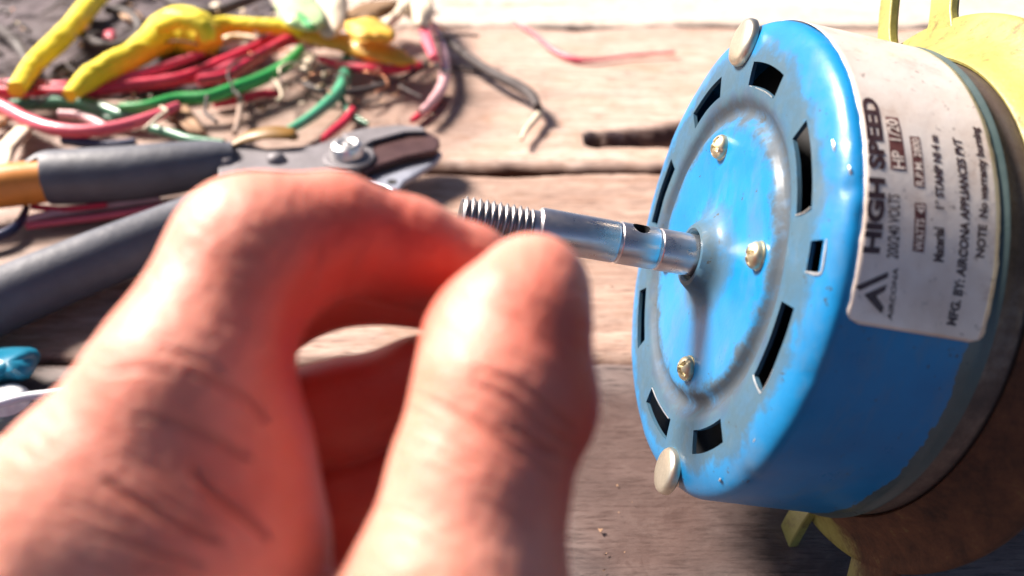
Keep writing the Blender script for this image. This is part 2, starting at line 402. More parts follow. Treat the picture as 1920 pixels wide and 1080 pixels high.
for i in range(nz+1):
    z = 47.6+19.4*i/nz
    for k in range(na):
        a = 2*math.pi*k/na; ph = (z/1.72-k/na) % 1
        tri = 1-abs(2*ph-1); tri = min(1, max(0, (tri-.12)/.76))
        amp = min(1, (z-47.6)/1.6, max(0, (67.0-z)/.9)); r = 4.15+.85*tri*max(0, amp)+(0.25 if amp < .2 and z < 50 else 0)
        V.append((r*mm*math.cos(a), r*mm*math.sin(a), z*mm))
for i in range(nz):
    for k in range(na): F.append((i*na+k, i*na+(k+1) % na, (i+1)*na+(k+1) % na, (i+1)*na+k))
F.append(tuple(range(na))[::-1]); F.append(tuple(nz*na+k for k in range(na)))
mp('thread', (V, F), M['thread'], motor, 60)
mp('bushing', lathe([(.0057, -.004), (.0057, .0018), (.0064, .0018), (.0065, -.004)], 48), M['zinc'])
# screws -----------------------------------------------------------------
def screw_mesh(rad, hgt, slotw, seed):
    n = 64; V = []; F = []; rs = [0]+[rad*(k/14) for k in range(1, 15)]
    V.append((0, 0, hgt-.0011))
    for r in rs[1:]:
        for k in range(n):
            a = 2*math.pi*k/n; x, y = r*math.cos(a), r*math.sin(a)
            z = hgt*math.sqrt(max(0, 1-(r/rad)**2*.93))
            ww = (random.random()-.5)*.00003
            if r < rad*.8:
                if abs(x) < slotw or abs(y) < slotw: z -= .0011*(1-(r/(rad*.8))**3)
            elif abs(y) < slotw*.9: z -= .0004
            V.append((x, y, z+ww))
    F += [(0, 1+k, 1+(k+1) % n) for k in range(n)]
    for i in range(13):
        for k in range(n): F.append((1+i*n+k, 1+(i+1)*n+k, 1+(i+1)*n+(k+1) % n, 1+i*n+(k+1) % n))
    b = len(V)
    for k in range(n): a = 2*math.pi*k/n; V.append((rad*math.cos(a), rad*math.sin(a), -.001))
    F += [(1+13*n+k, b+k, b+(k+1) % n, 1+13*n+(k+1) % n) for k in range(n)]
    return V, F
for k, a in enumerate((-91, 1, 92, 181)):
    o = mp('screw', screw_mesh(.0033, .0026, .00055, k), M['zinc'])
    rr_ = .0298
    o.matrix_basis = Matrix.Translation((rr_*math.cos(R(a)), rr_*math.sin(R(a)), .0006))@Matrix.Rotation(R(33+k*51), 4, 'Z')@Matrix.Rotation(R([4, -6, 7, 0][k]), 4, 'X')
    w = mp('washer', lathe([(.0015, -.0003), (.0035, -.0003), (.0036, -.0005), (.0036, -.0008)], 36), M['zinc'], o)
for a, rr_ in ((-86, .0572), (94.5, .0578)):
    dome = [(0, 1.75), (2.6, 1.7), (4.9, 1.5), (5.8, 1.1), (6.3, .4), (6.4, -.3), (6.4, -1.0), (5.8, -1.5), (3.4, -1.5), (3.4, -5)]
    o = mp('rivet', lathe([(r*mm, z*mm) for r, z in dome[::-1]], 48), M['rivet'])
    o.matrix_basis = Matrix.Translation((rr_*math.cos(R(a)), rr_*math.sin(R(a)), .0007))@Matrix.Rotation(R(6), 4, 'X')
# the printed label ---------------------------------------------------------
LR = .0627
def cylpt(s, h, up=0.0):              # s: arc length up the label (mm, 0 at theta=0, + upward), h axial mm
    th = -s/62.7; r = LR+up*mm; return (r*math.cos(th), r*math.sin(th), h*mm)
def cyl_px(px, py):
    r = np.array([(px-960)/FPX, (540-py)/FPX, 1.0]); a = np.array([r@e1, r@e2]); b = -np.array([Cc@e1, Cc@e2])
    A = a@a; B = a@b; D = B*B-A*(b@b-LR*LR); t = (-B-math.sqrt(max(0, D)))/A; X = r*t-Cc
    return -math.atan2(X@e2, X@e1)*62.7, (X@nn)*1000
S0, S1, H0, H1 = -14.2, 86.0, -36.2, -4.9
V = []; F = []; ns, nh = 120, 24
for i in range(ns+1):
    for j in range(nh+1):
        u = i/ns; v = j/nh; s = S0+(S1-S0)*u; h = H0+(H1-H0)*v
        # rounded lower corners
        if s < S0+3:
            q = 3-math.sqrt(max(0, 9-(3-(s-S0))**2)); h = min(max(h, H0+q), H1-q)
        jag = .35*(fbm(np.array([s*.4]), np.array([3.3]), 5)[0]-.45)*2
        if j == nh: h += jag
        if j == 0: h -= jag
        lift = .05+.06*float(vnoise(np.array([s*.18]), np.array([h*.2]), 4)[0])
        V.append(cylpt(s, h, lift))
for i in range(ns):
    for j in range(nh): a = i*(nh+1)+j; F.append((a, a+nh+1, a+nh+2, a+1))
label = mp('label', (V, F), M['label'])
lm = label.modifiers.new('s', 'SOLIDIFY'); lm.thickness = .0001; lm.offset = 0; apply_mods(label)
def flat_text(txt, bold):
    cu = bpy.data.curves.new('t', 'FONT'); cu.body = txt; cu.offset = bold; cu.resolution_u = 3
    o = bpy.data.objects.new('t', cu); C.objects.link(o); bpy.context.view_layer.update()
    me = bpy.data.meshes.new_from_object(o.evaluated_get(bpy.context.evaluated_depsgraph_get()))
    co = np.array([v.co[:] for v in me.vertices])[:, :2]; F = [tuple(p.vertices) for p in me.polygons]
    bpy.data.objects.remove(o); bpy.data.curves.remove(cu); bpy.data.meshes.remove(me)
    return co, F
def line(txt, base0, cap0, base1, mat, up=.22, bold=.04, inset=0.0, name='lettering'):
    """base0/cap0: pixel of the baseline and cap line at the start; base1: baseline at the end"""
    a = np.array(cyl_px(*base0)); c = np.array(cyl_px(*cap0)); b = np.array(cyl_px(*base1))
    co, F = flat_text(txt, bold)
    x0, x1 = co[:, 0].min(), co[:, 0].max(); y1 = .70
    u = (co[:, 0]-x0)/(x1-x0); v = co[:, 1]/y1
    u = inset+(1-2*inset)*u; v = inset*1.6+(1-3.2*inset)*v
    P = a+np.outer(u, b-a)+np.outer(v, c-a)
    return mp(name, ([cylpt(s, h, up) for s, h in P], F), mat, label)
def patch(quad, mat, up=.17):
    q = [np.array(cyl_px(*p)) for p in quad]; V = []; F = []; n = 10
    for i in range(n+1):
        for j in range(2):
            t = i/n; p = (q[0]*(1-t)+q[3]*t)*(1-j)+(q[1]*(1-t)+q[2]*t)*j; V.append(cylpt(p[0], p[1], up))
    for i in range(n): F.append((2*i, 2*i+1, 2*i+3, 2*i+2))
    return mp('printed_box', (V, F), mat, label)
line('HIGH SPEED', (1646, 476), (1617, 474), (1640, 186), M['ink'], bold=.05)
line('200/240 VOLTS', (1682, 486), (1661, 483), (1685, 366), M['ink'], bold=.02)
patch([(1699, 321), (1669, 318), (1659, 219), (1683, 222)], M['box'])
line('HP  1/20', (1695, 318), (1673, 316), (1680, 226), M['paper'], up=.27, bold=.015)
patch([(1731, 474), (1710, 471), (1714, 380), (1735, 382)], M['box'])
line('WATTS  45', (1728, 471), (1713, 469), (1732, 385), M['paper'], up=.27, bold=.02)
patch([(1733, 353), (1713, 350), (1704, 256), (1723, 258)], M['box'])
line('R.P.M. 2800', (1730, 350), (1716, 348), (1721, 262), M['paper'], up=.27, bold=.02)
line('Material', (1767, 492), (1749, 490), (1768, 428), M['ink'])
line('1* STAMP NI 4 m', (1768, 393), (1753, 391), (1756, 256), M['ink'])
line('MFG. BY: AIRCONA APPLIANCES PVT', (1790, 611), (1774, 608), (1800, 262), M['ink'])
line('NOTE  No warranty burning', (1843, 484), (1828, 482), (1832, 240), M['ink'])
line('AIRCONA', (1671, 601), (1662, 599), (1683, 503), M['ink'], bold=.02)
def z7(x, y): return (1580+x*.2593, 380+y*.2593)
for poly in ([(85, 605), (325, 500), (325, 540), (120, 636)], [(150, 665), (315, 590), (305, 635), (240, 675)], [(150, 665), (240, 675), (295, 755), (275, 802)]):
    q = [cyl_px(*z7(*p)) for p in poly]
    mp('emblem_bar', ([cylpt(s, h, .22) for s, h in q], [(0, 1, 2, 3)]), M['ink'], label)

# ================================================================== yellow bracket behind the motor
yb = empty('motor_bracket', MM, 'cream yellow painted metal bracket gripping the back of the blue motor', 'bracket')
yprof = [(61.6, -46.2), (62.2, -45.8), (63.0, -46.4), (64.5, -48.6), (67.0, -51.5), (70.5, -54.2), (73.2, -55.2), (74.6, -55.6), (75.2, -56.6), (74.8, -58.4), (73.5, -59.4), (68, -62), (60, -68), (48, -73), (30, -76), (0.0, -77)]
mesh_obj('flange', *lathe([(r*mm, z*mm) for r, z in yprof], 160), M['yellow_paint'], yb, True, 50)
def strap(pts, w, th, name='strap'):
    """flat strap along points (motor coordinates); w half width along 'side' per point"""
    P = catmull(pts, 8); tg = np.gradient(P, axis=0); tg /= np.linalg.norm(tg, axis=1)[:, None]
    V = []; F = []
    nrm0 = np.array([0, 0, 1.0])
    for i in range(len(P)):
        s = np.cross(tg[i], nrm0); s /= np.linalg.norm(s); nrm = np.cross(s, tg[i]); ww = np.interp(i/(len(P)-1), [0, .3, 1], w)
        for (a, b) in ((-1, -1), (-.85, -1.0), (.85, -1.0), (1, -1), (1, 1), (-1, 1)):
            q = th*.6 if abs(a) == 1 and b == -1 else th
            V.append(P[i]+a*ww*s+b*q*nrm)
    for i in range(len(P)-1):
        for k in range(6): F.append((i*6+k, (i+1)*6+k, (i+1)*6+(k+1) % 6, i*6+(k+1) % 6))
    F.append(tuple(range(6))); F.append(tuple(range((len(P)-1)*6, len(P)*6))[::-1])
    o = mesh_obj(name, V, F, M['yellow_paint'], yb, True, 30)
    bv = o.modifiers.new('b', 'BEVEL'); bv.width = .0008; bv.segments = 2; return o
def pol(r, a, z): return (r*mm*math.cos(R(a)), r*mm*math.sin(R(a)), z*mm)
strap([pol(66, -101, -53), pol(78, -102, -52.5), pol(95, -101, -53), pol(125, -99, -55)], [.0036, .0030, .0030], .0016)
strap([pol(66, -86, -56), pol(78, -88, -57), pol(95, -90, -58), pol(125, -92, -60)], [.0075, .0046, .0042], .0016)
strap([pol(68, 111, -54), pol(76, 112, -53.5), pol(86, 113, -53.5), pol(97, 113, -54)], [.0048, .0042, .0042], .0016, 'leg')
strap([pol(68, 84, -57), pol(76, 86, -57.5), pol(84, 88, -58), pol(100, 90, -59)], [.012, .009, .008], .0016, 'leg')

# ================================================================== the hand
def round_cone(G, a, b, ra, rb):
    ab = b-a; L2 = ab@ab; t = np.clip(((G-a)@ab)/L2, 0, 1)
    return np.linalg.norm(G-a-t[..., None]*ab, axis=-1)-(ra+(rb-ra)*t)
def smin(a, b, k):
    h = np.clip(.5+.5*(b-a)/k, 0, 1); return b*(1-h)+a*h-k*h*(1-h)
def surface_nets(Fv, org, h):
    s = Fv < 0; nx, ny, nz = Fv.shape
    cs = np.zeros((nx-1, ny-1, nz-1), int); acc = np.zeros((nx-1, ny-1, nz-1, 3)); cnt = np.zeros((nx-1, ny-1, nz-1))
    for dx in (0, 1):
        for dy in (0, 1):
            for dz in (0, 1): cs += s[dx:nx-1+dx, dy:ny-1+dy, dz:nz-1+dz]
    act = (cs > 0) & (cs < 8); I = np.argwhere(act)
    ids = -np.ones(act.shape, int); ids[act] = np.arange(len(I))
    P = np.zeros((len(I), 3)); N = np.zeros(len(I))
    corners = [(x, y, z) for x in (0, 1) for y in (0, 1) for z in (0, 1)]
    for c in corners:
        for ax in range(3):
            if c[ax]: continue
            c2 = list(c); c2[ax] = 1
            va = Fv[I[:, 0]+c[0], I[:, 1]+c[1], I[:, 2]+c[2]]; vb = Fv[I[:, 0]+c2[0], I[:, 1]+c2[1], I[:, 2]+c2[2]]
            m = (va < 0) != (vb < 0); t = np.where(m, va/(va-vb+1e-20), 0)
            p = np.tile(np.array(c, float), (len(I), 1)); p[:, ax] += t
            P[m] += p[m]; N[m] += 1
    P = (P/N[:, None]+I)*h+org; Q = []
    for ax in range(3):
        o1, o2 = (ax+1) % 3, (ax+2) % 3
        sl0 = [slice(None)]*3; sl1 = [slice(None)]*3; sl0[ax] = slice(0, -1); sl1[ax] = slice(1, None)
        cr = s[tuple(sl0)] != s[tuple(sl1)]; E = np.argwhere(cr)
        ok = (E[:, o1] > 0) & (E[:, o2] > 0) & (E[:, o1] < Fv.shape[o1]-1) & (E[:, o2] < Fv.shape[o2]-1); E = E[ok]
        q = []
        for d1, d2 in ((-1, -1), (0, -1), (0, 0), (-1, 0)):
            e = E.copy(); e[:, o1] += d1; e[:, o2] += d2; q.append(ids[e[:, 0], e[:, 1], e[:, 2]])
        q = np.stack(q, 1); fl = ~s[E[:, 0], E[:, 1], E[:, 2]]; q[fl] = q[fl][:, ::-1]; Q.append(q)
    return P, np.concatenate(Q)

def chain(G, pts, k=.004):
    d = None
    for (a, b) in zip(pts[:-1], pts[1:]):
        c = round_cone(G, PX(*a[:3]), PX(*b[:3]), a[3]*mm, b[3]*mm); d = c if d is None else smin(d, c, k)
    return d
thumb = [(760, 1420, .113, 17.0), (858, 1120, .113, 13.6), (900, 900, .116, 11.2), (937, 740, .119, 10.9), (972, 610, .123, 9.6), (998, 545, .126, 8.1)]
index = [(60, 1290, .122, 19.0), (205, 960, .118, 15.5), (352, 725, .120, 12.4), (465, 480, .127, 10.4), (620, 440, .132, 8.7), (760, 472, .138, 8.0), (875, 512, .143, 7.4), (930, 545, .146, 6.6)]
middle = [(150, 1300, .146, 17.0), (330, 960, .150, 12.0), (430, 610, .158, 10.4), (590, 522, .162, 9.0), (780, 518, .164, 8.6), (890, 560, .161, 7.8)]
ring = [(230, 1400, .160, 16.0), (390, 1080, .164, 11.5), (470, 805, .168, 10.2), (640, 770, .169, 9.2), (790, 722, .167, 8.6), (890, 705, .164, 7.4)]
little = [(330, 1480, .172, 14.0), (450, 1190, .174, 10.2), (520, 970, .172, 9.4), (670, 935, .171, 8.6), (800, 890, .169, 7.8)]
palm = [(120, 1450, .128, 22), (330, 1520, .145, 24), (480, 1560, .160, 20)]
heel = [(760, 1420, .113, 17), (560, 1560, .128, 22), (300, 1600, .14, 24)]
palm2 = [(480, 1420, .168, 20), (580, 1230, .172, 16), (680, 1330, .160, 17)]
web = [(560, 1330, .122, 9), (760, 1400, .116, 14)]
web2 = [(300, 1150, .120, 12), (540, 1330, .122, 9.5)]
fore = [(330, 1650, .135, 27), (120, 2050, .125, 26)]
lo = np.array([-.094, -.112, .090]); hi = np.array([.022, .022, .202]); hv_ = .00078
dims = np.ceil((hi-lo)/hv_).astype(int)
gx = [lo[k]+hv_*np.arange(dims[k]) for k in range(3)]
G = np.stack(np.meshgrid(*gx, indexing='ij'), -1)
py = 540-G[..., 1]/G[..., 2]*FPX
kk = .0012+.011*np.clip((py-900)/350, 0, 1)
dI = chain(G, index, .003); dT = chain(G, thumb, .003); dM = chain(G, middle, .003)
d = smin(dI, dT, kk); d = smin(d, dM, .0012+.007*np.clip((py-900)/350, 0, 1))
for ch in (ring, little): d = smin(d, chain(G, ch, .003), .0012+.007*np.clip((py-1000)/350, 0, 1))
for ch in (palm, heel, palm2): d = smin(d, chain(G, ch, .006), .012)
for ch in (web, web2): d = smin(d, chain(G, ch, .004), .009)
d = smin(d, chain(G, fore), .012)
# muscle and pad shapes
def blob(p, r, k, d): return smin(d, np.linalg.norm(G-PX(*p), axis=-1)-r*mm, k)
d = blob((905, 640, .124), 8.2, .004, d)      # pulp of the thumb
d = blob((1000, 760, .121), 8.6, .004, d)     # thumb joint
d = blob((500, 470, .127), 10.0, .004, d)     # index knuckle
d = blob((430, 860, .122), 11.5, .006, d)     # fold of skin towards the palm
d = blob((330, 1010, .117), 12.5, .006, d)
d = blob((470, 1020, .121), 10.5, .006, d)
P, Q = surface_nets(d, lo, hv_)
# smooth a little, then press in the creases of the skin
def vnormals(P, Q):
    a = np.cross(P[Q[:, 2]]-P[Q[:, 0]], P[Q[:, 3]]-P[Q[:, 1]]); n = np.zeros_like(P)
    for k in range(4): np.add.at(n, Q[:, k], a)
    return n/(np.linalg.norm(n, axis=1)[:, None]+1e-20)
def laplace(P, Q, it, w=.5):
    E = np.concatenate([Q[:, [0, 1]], Q[:, [1, 2]], Q[:, [2, 3]], Q[:, [3, 0]]]); E = np.concatenate([E, E[:, ::-1]])
    cnt = np.bincount(E[:, 0], minlength=len(P))[:, None]
    for _ in range(it):
        s = np.stack([np.bincount(E[:, 0], P[E[:, 1], k], minlength=len(P)) for k in range(3)], 1); P = P+w*(s/cnt-P)
    return P
P = laplace(P, Q, 3)
def subdivide(P, Q):
    E = np.sort(np.concatenate([Q[:, [0, 1]], Q[:, [1, 2]], Q[:, [2, 3]], Q[:, [3, 0]]]), 1)
    key = E[:, 0].astype(np.int64)*len(P)+E[:, 1]; u, inv = np.unique(key, return_inverse=True); inv = inv.reshape(-1)
    mid = (P[u//len(P)]+P[u % len(P)])/2; n = len(Q); fc = P[Q].mean(1)
    em = (inv+len(P)).reshape(4, n).T; fi = len(P)+len(mid)+np.arange(n)
    F = np.concatenate([np.stack([Q[:, k], em[:, k], fi, em[:, k-1]], 1) for k in range(4)])
    return np.concatenate([P, mid, fc]), F
P, Q = subdivide(P, Q)
P = laplace(P, Q, 4)
N = vnormals(P, Q)
if np.mean(np.einsum('ij,ij->i', N, P-P.mean(0))) < 0: Q = Q[:, ::-1]; N = -N
sx_ = 960+P[:, 0]/P[:, 2]*FPX; sy_ = 540-P[:, 1]/P[:, 2]*FPX
facing = np.clip(-np.einsum('ij,ij->i', N, P/np.linalg.norm(P, axis=1)[:, None])*2.5, 0, 1)*(P[:, 2] < .137)
creases = [([(640, 560), (660, 500), (690, 440)], .3, 6), ([(560, 560), (590, 520), (600, 460)], .4, 7), ([(200, 700), (260, 690), (330, 700)], .4, 6), ([(880, 930), (940, 960), (1010, 1000)], .25, 6),   # path on the skin, depth mm, half width px
    ([(905, 565), (960, 590), (1010, 630), (1060, 670)], .35, 4), ([(950, 655), (990, 672), (1040, 700)], .4, 4), ([(890, 690), (960, 715), (1020, 755), (1075, 805)], .8, 7),
    ([(880, 715), (930, 735), (990, 775), (1050, 820), (1085, 840)], .7, 6), ([(775, 740), (830, 765), (900, 800), (970, 850), (1040, 890)], .75, 6), ([(790, 800), (850, 830), (910, 870)], .5, 5),
    ([(800, 838), (850, 862), (900, 885)], .4, 4), ([(960, 795), (1010, 835), (1070, 860)], .6, 6), ([(740, 990), (790, 1010), (830, 1045)], .35, 4), ([(930, 800), (980, 815), (1040, 850)], .6, 5),
    ([(300, 648), (350, 665), (400, 685), (420, 700)], .7, 5), ([(350, 692), (400, 712), (460, 745), (500, 790)], .9, 8), ([(250, 780), (310, 785), (360, 800), (430, 840), (470, 858)], .9, 7),
    ([(300, 790), (350, 810), (400, 835)], .5, 5), ([(195, 900), (240, 930), (300, 965), (370, 1000), (410, 1015)], 1.0, 8), ([(360, 880), (400, 925), (450, 960), (500, 1005)], 1.1, 9),
    ([(170, 1000), (240, 1015), (310, 1040), (380, 1060)], .8, 7), ([(260, 1060), (330, 1075), (400, 1100)], .7, 6), ([(230, 850), (290, 880), (350, 930)], .4, 6), ([(140, 1040), (200, 1065), (260, 1090)], .4, 6),
    ([(280, 930), (340, 955), (400, 985)], .5, 5), ([(700, 950), (760, 965), (800, 990)], .3, 4), ([(820, 600), (880, 640), (930, 690)], .25, 4), ([(120, 940), (180, 960), (240, 990)], .35, 6)]
red = np.zeros(len(P))
for path, dep, wd in creases:
    c = catmull([np.array([x, y, 0.]) for x, y in path], 8)[:, :2]; best = np.full(len(P), 1e9)
    L = len(c)
    for i in range(L-1):
        a, b = c[i], c[i+1]; ab = b-a; t = np.clip(((sx_-a[0])*ab[0]+(sy_-a[1])*ab[1])/(ab@ab), 0, 1)
        dd = np.hypot(sx_-a[0]-t*ab[0], sy_-a[1]-t*ab[1]); taper = max(.3, math.sin(math.pi*(i+.5)/L)); best = np.minimum(best, dd/taper**.5)
    g = np.exp(-(best/wd)**2)-.15*np.exp(-((best-2.2*wd)/wd)**2)
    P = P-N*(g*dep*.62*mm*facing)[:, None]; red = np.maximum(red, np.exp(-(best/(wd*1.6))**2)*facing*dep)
# fine wavy skin relief
du, dv = sx_*.86+sy_*.5, -sx_*.5+sy_*.86
rid1 = 1-np.abs(2*fbm(du/90+7, dv/17+3, 21, 3)/.9-1); rid2 = 1-np.abs(2*fbm(du/26+2, dv/34-du/60+5, 33, 3)/.9-1)
P = P-N*((0.00013*np.clip(rid1, 0, 1)**9+.00010*np.clip(rid2, 0, 1)**8+.00010*(fbm(sx_/30, sy_/22, 9)-.45))*facing)[:, None]
def flush_shade(p, r): c = PX(*p); return np.exp(-(np.linalg.norm(P-c, axis=1)/(r*mm))**2)
flush_and_shade = np.clip(flush_shade((1075, 640, .12), 11)+.9*flush_shade((1045, 880, .115), 13)+.6*flush_shade((470, 640, .13), 12)+.5*flush_shade((480, 900, .12), 13)+.9*np.clip((P[:, 2]-.137)/.01, 0, 1)+.5*flush_shade((480, 1010, .12), 9)+flush_shade((620, 520, .126), 13)+flush_shade((790, 530, .132), 12)+.5*flush_shade((560, 700, .125), 10)+.3*flush_shade((250, 800, .11), 16), 0, 1)  # skin flush plus the shade inside the curled fingers, painted dark red
Wd = cam2w(P)
def skin_mat():
    s = NT('skin'); at = s.n('ShaderNodeAttribute', attribute_name='flush_shade'); cr = s.n('ShaderNodeAttribute', attribute_name='crease')
    f = s.noise(90, 5, .6); g = s.noise(900, 4, .7)
    col = s.ramp(f, [(.3, (.72, .27, .19)), (.7, (.85, .41, .315))])
    col = s.mix(s.math('MULTIPLY', at.outputs['Fac'], .88), col, (.50, .04, .024))
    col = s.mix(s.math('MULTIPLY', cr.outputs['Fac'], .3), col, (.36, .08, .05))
    s.set(Base_Color=col, Roughness=.48, Subsurface_Weight=.5, Subsurface_Radius=(1.0, .25, .12), Subsurface_Scale=.0035, Specular_IOR_Level=.4)
    s.bump(g, .35, .0004); return s.m
M['skin'] = skin_mat()
hand = mesh_obj('hand', Wd, Q.tolist(), M['skin'], None, True)
for nm, arr in (('flush_shade', flush_and_shade), ('crease', np.clip(red, 0, 1))):
    at = hand.data.attributes.new(nm, 'FLOAT', 'POINT'); at.data.foreach_set('value', arr.astype(np.float32))
tag(hand, 'bare hand with index finger curled round to meet the thumb in front of the shaft', 'hand')
# nails, on the far sides of thumb and index tips
def nail(a, b, back, rad, w, name='nail'):
    a = PX(*a); b = PX(*b); ax = (b-a)/np.linalg.norm(b-a); nb = np.array(back, float); nb -= nb@ax*ax; nb /= np.linalg.norm(nb); sd_ = np.cross(ax, nb)
    V = []; F = []; n1, n2 = 10, 12; L = np.linalg.norm(b-a)
    for i in range(n1+1):
        for j in range(n2+1):
            t = i/n1; th = (j/n2-.5)*w*(1-.25*(2*t-1)**4); r = rad*mm*(1.0+.04*math.sin(math.pi*t))
            V.append(cam2w(a+ax*L*t+r*(math.cos(th)*nb+math.sin(th)*sd_)))
    for i in range(n1):
        for j in range(n2): k = i*(n2+1)+j; F.append((k, k+1, k+n2+2, k+n2+1))
    o = mesh_obj(name, V, F, simple('fingernail', (.70, .45, .38), .3, scale=60, bump=.02), hand)
    sm = o.modifiers.new('s', 'SOLIDIFY'); sm.thickness = .0005
nail((972, 612, .123), (997, 548, .126), (.25, .1, .96), 8.9, 1.6)
nail((880, 514, .1435), (930, 544, .146), (.1, .75, .66), 6.9, 1.6)

# ================================================================== the cutting shears
shear = empty('garden_shears', T(430, 320), 'grey handled metal cutting shears lying open on the planks behind the hand', 'shears')
bpy.context.view_layer.update()
def world_child(name, VF, mat, parent, sharp=35, smooth=True):
    o = mesh_obj(name, VF[0], VF[1], mat, parent, smooth, sharp); o.matrix_parent_inverse = parent.matrix_world.inverted(); return o
M['sleeve'] = simple('grey_vinyl_sleeve', (.105, .11, .135), .5, var=.2, scale=60, bump=.3, dist=.001)
M['orange'] = simple('orange_grip_plastic', (.72, .27, .05), .4, scale=50)
M['tool_steel'] = simple('brushed_tool_steel', (.20, .185, .20), .62, .35, scale=90)
M['tool_dark'] = simple('rust_brown_blade', (.10, .05, .05), .45, metal=.5, scale=80)
hz = .017
def Th(x, y, z=hz): return T(x, y, z)
world_child('handle', tube([Th(-160, 362), Th(-60, 356), Th(30, 346), Th(120, 335)], [.0098, .0100, .0102, .0102], 28), M['orange'], shear)
world_child('grip_sleeve', tube([Th(84, 336), Th(90, 334), Th(140, 331), Th(240, 325), Th(330, 315), Th(400, 305), Th(440, 300)],
            [.0105, .0127, .0131, .0131, .0124, .0108, .0085], 32), M['sleeve'], shear)
world_child('grip_sleeve', tube([Th(-260, 690, .013), Th(-100, 615, .013), Th(20, 556, .013), Th(160, 497, .014), Th(290, 444, .015), Th(420, 390, .016), Th(470, 368, .016)],
            [.0126, .0126, .0126, .0124, .0118, .0105, .0085], 32), M['sleeve'], shear)
def plate(name, pxs, z, th, mat, bev=.0008):
    pts = [T(x, y, z) for x, y in pxs]; V = [tuple(p) for p in pts]+[tuple(p-np.array([0, 0, th])) for p in pts]; n = len(pts)
    F = [tuple(range(n)), tuple(range(n, 2*n))[::-1]]+[(k, n+k, n+(k+1) % n, (k+1) % n) for k in range(n)]
    bm = bmesh.new(); vs_ = [bm.verts.new(v) for v in V]
    for f in F: bm.faces.new([vs_[i] for i in f])
    bmesh.ops.recalc_face_normals(bm, faces=bm.faces); me = bpy.data.meshes.new(name); bm.to_mesh(me); bm.free(); me.materials.append(mat)
    o = bpy.data.objects.new(name, me); C.objects.link(o); o.parent = shear; o.matrix_parent_inverse = shear.matrix_world.inverted()
    b = o.modifiers.new('b', 'BEVEL'); b.width = bev; b.segments = 2; return o
plate('shank', [(405, 268), (440, 262), (500, 278), (590, 272), (650, 250), (700, 262), (700, 300), (660, 325), (560, 328), (470, 322), (410, 332)], .020, .004, M['tool_steel'])
plate('shank', [(390, 345), (450, 335), (560, 322), (640, 300), (700, 300), (700, 335), (640, 345), (540, 352), (450, 375), (400, 400)], .0145, .004, M['tool_steel'])
plate('blade', [(640, 250), (690, 238), (745, 233), (790, 236), (800, 245), (760, 246), (700, 262), (670, 280)], .0222, .0020, M['tool_steel'])
plate('blade', [(668, 278), (700, 258), (758, 243), (800, 245), (823, 258), (825, 268), (818, 281), (760, 292), (700, 312), (680, 322)], .0195, .0030, M['tool_dark'])
plate('blade', [(680, 338), (705, 312), (762, 293), (820, 281), (829, 286), (818, 302), (782, 325), (757, 340), (748, 354), (733, 358), (722, 350), (700, 344)], .0150, .0032, steel('pale_blade_steel', (.42, .44, .52), .45, .2))
def disc_part(name, px, py, z, prof, mat):
    o = mesh_obj(name, *lathe([(r*mm, h*mm) for r, h in prof], 36), mat, shear, True, 35); p = T(px, py, z)
    o.matrix_parent_inverse = shear.matrix_world.inverted(); o.matrix_basis = Matrix.Translation(Vector(p)); return o
disc_part('washer', 655, 296, .0205, [(3, 1.2), (11.5, 1.2), (12.3, .6), (12.3, -.5)], M['tool_steel'])
disc_part('pivot_nut', 652, 290, .0217, [(0, 3.0), (2.6, 3.0), (3.2, 5.6), (5.2, 6.4), (7.0, 5.4), (7.9, 3.4), (8.2, 0)], steel('pivot_nut_steel', (.72, .71, .71), .3, .15))
disc_part('bolt', 518, 300, .020, [(0, 3.6), (2.2, 3.4), (3.8, 2.4), (4.6, .6), (4.6, -.5)], M['tool_steel'])
disc_part('bolt', 424, 303, .020, [(0, 2.6), (2.2, 2.4), (3.4, 1.4), (3.8, .2), (3.8, -.5)], M['tool_steel'])
disc_part('blade_hole_dark', 735, 341, .0151, [(0, .05), (1.4, .05), (1.9, .25), (2.4, .1)], M['dark'])  # black disc painted for the dark of a hole
world_child('spring', tube([Th(432, 272, .021), Th(470, 255, .024), Th(510, 248, .026), Th(548, 252, .025), Th(552, 262, .022)], [.0018, .005, .006, .005, .002], 12, flat=.35), simple('mustard_spring_band', (.26, .13, .02), .5), shear)

# ================================================================== wires and scraps
def wmat(name, col, rough=.38): return simple(name, col, rough, var=.18, scale=70, bump=.25, dist=.0008, Coat_Weight=.15)
cols = {'yellow': wmat('yellow_sleeving', (.88, .70, .02), .75), 'red': wmat('crimson_insulation', (.66, .025, .07)), 'pink': wmat('pink_insulation', (.76, .12, .18)),
        'green': wmat('green_insulation', (.03, .36, .08)), 'sage': wmat('faded_green_insulation', (.06, .22, .13)), 'mint': wmat('mint_insulation', (.08, .42, .24)),
        'grey': simple('grey_lead', (.07, .055, .055), .75), 'rose': wmat('pale_rose_insulation', (.75, .42, .44)), 'navy': wmat('navy_insulation', (.02, .03, .09)),
        'amber': wmat('amber_sleeving', (.75, .42, .04), .55), 'white': wmat('white_insulation', (.75, .77, .85)), 'teal': wmat('teal_plastic', (.01, .19, .32), .3),
        'cream': simple('cream_scrap', (.72, .60, .45), .6), 'tan': simple('tan_scrap', (.45, .27, .16), .7), 'leaf': wmat('pale_green_film', (.50, .68, .34)),
        'brownleaf': simple('dry_leaf_brown', (.20, .11, .05), .8), 'cloth': simple('dark_mauve_rag', (.11, .085, .095), .95, var=.45, scale=60, bump=.8, dist=.002),
        'tanw': wmat('pale_brown_cord', (.42, .30, .24)), 'copper': steel('bare_copper', (.62, .30, .18), .4)}
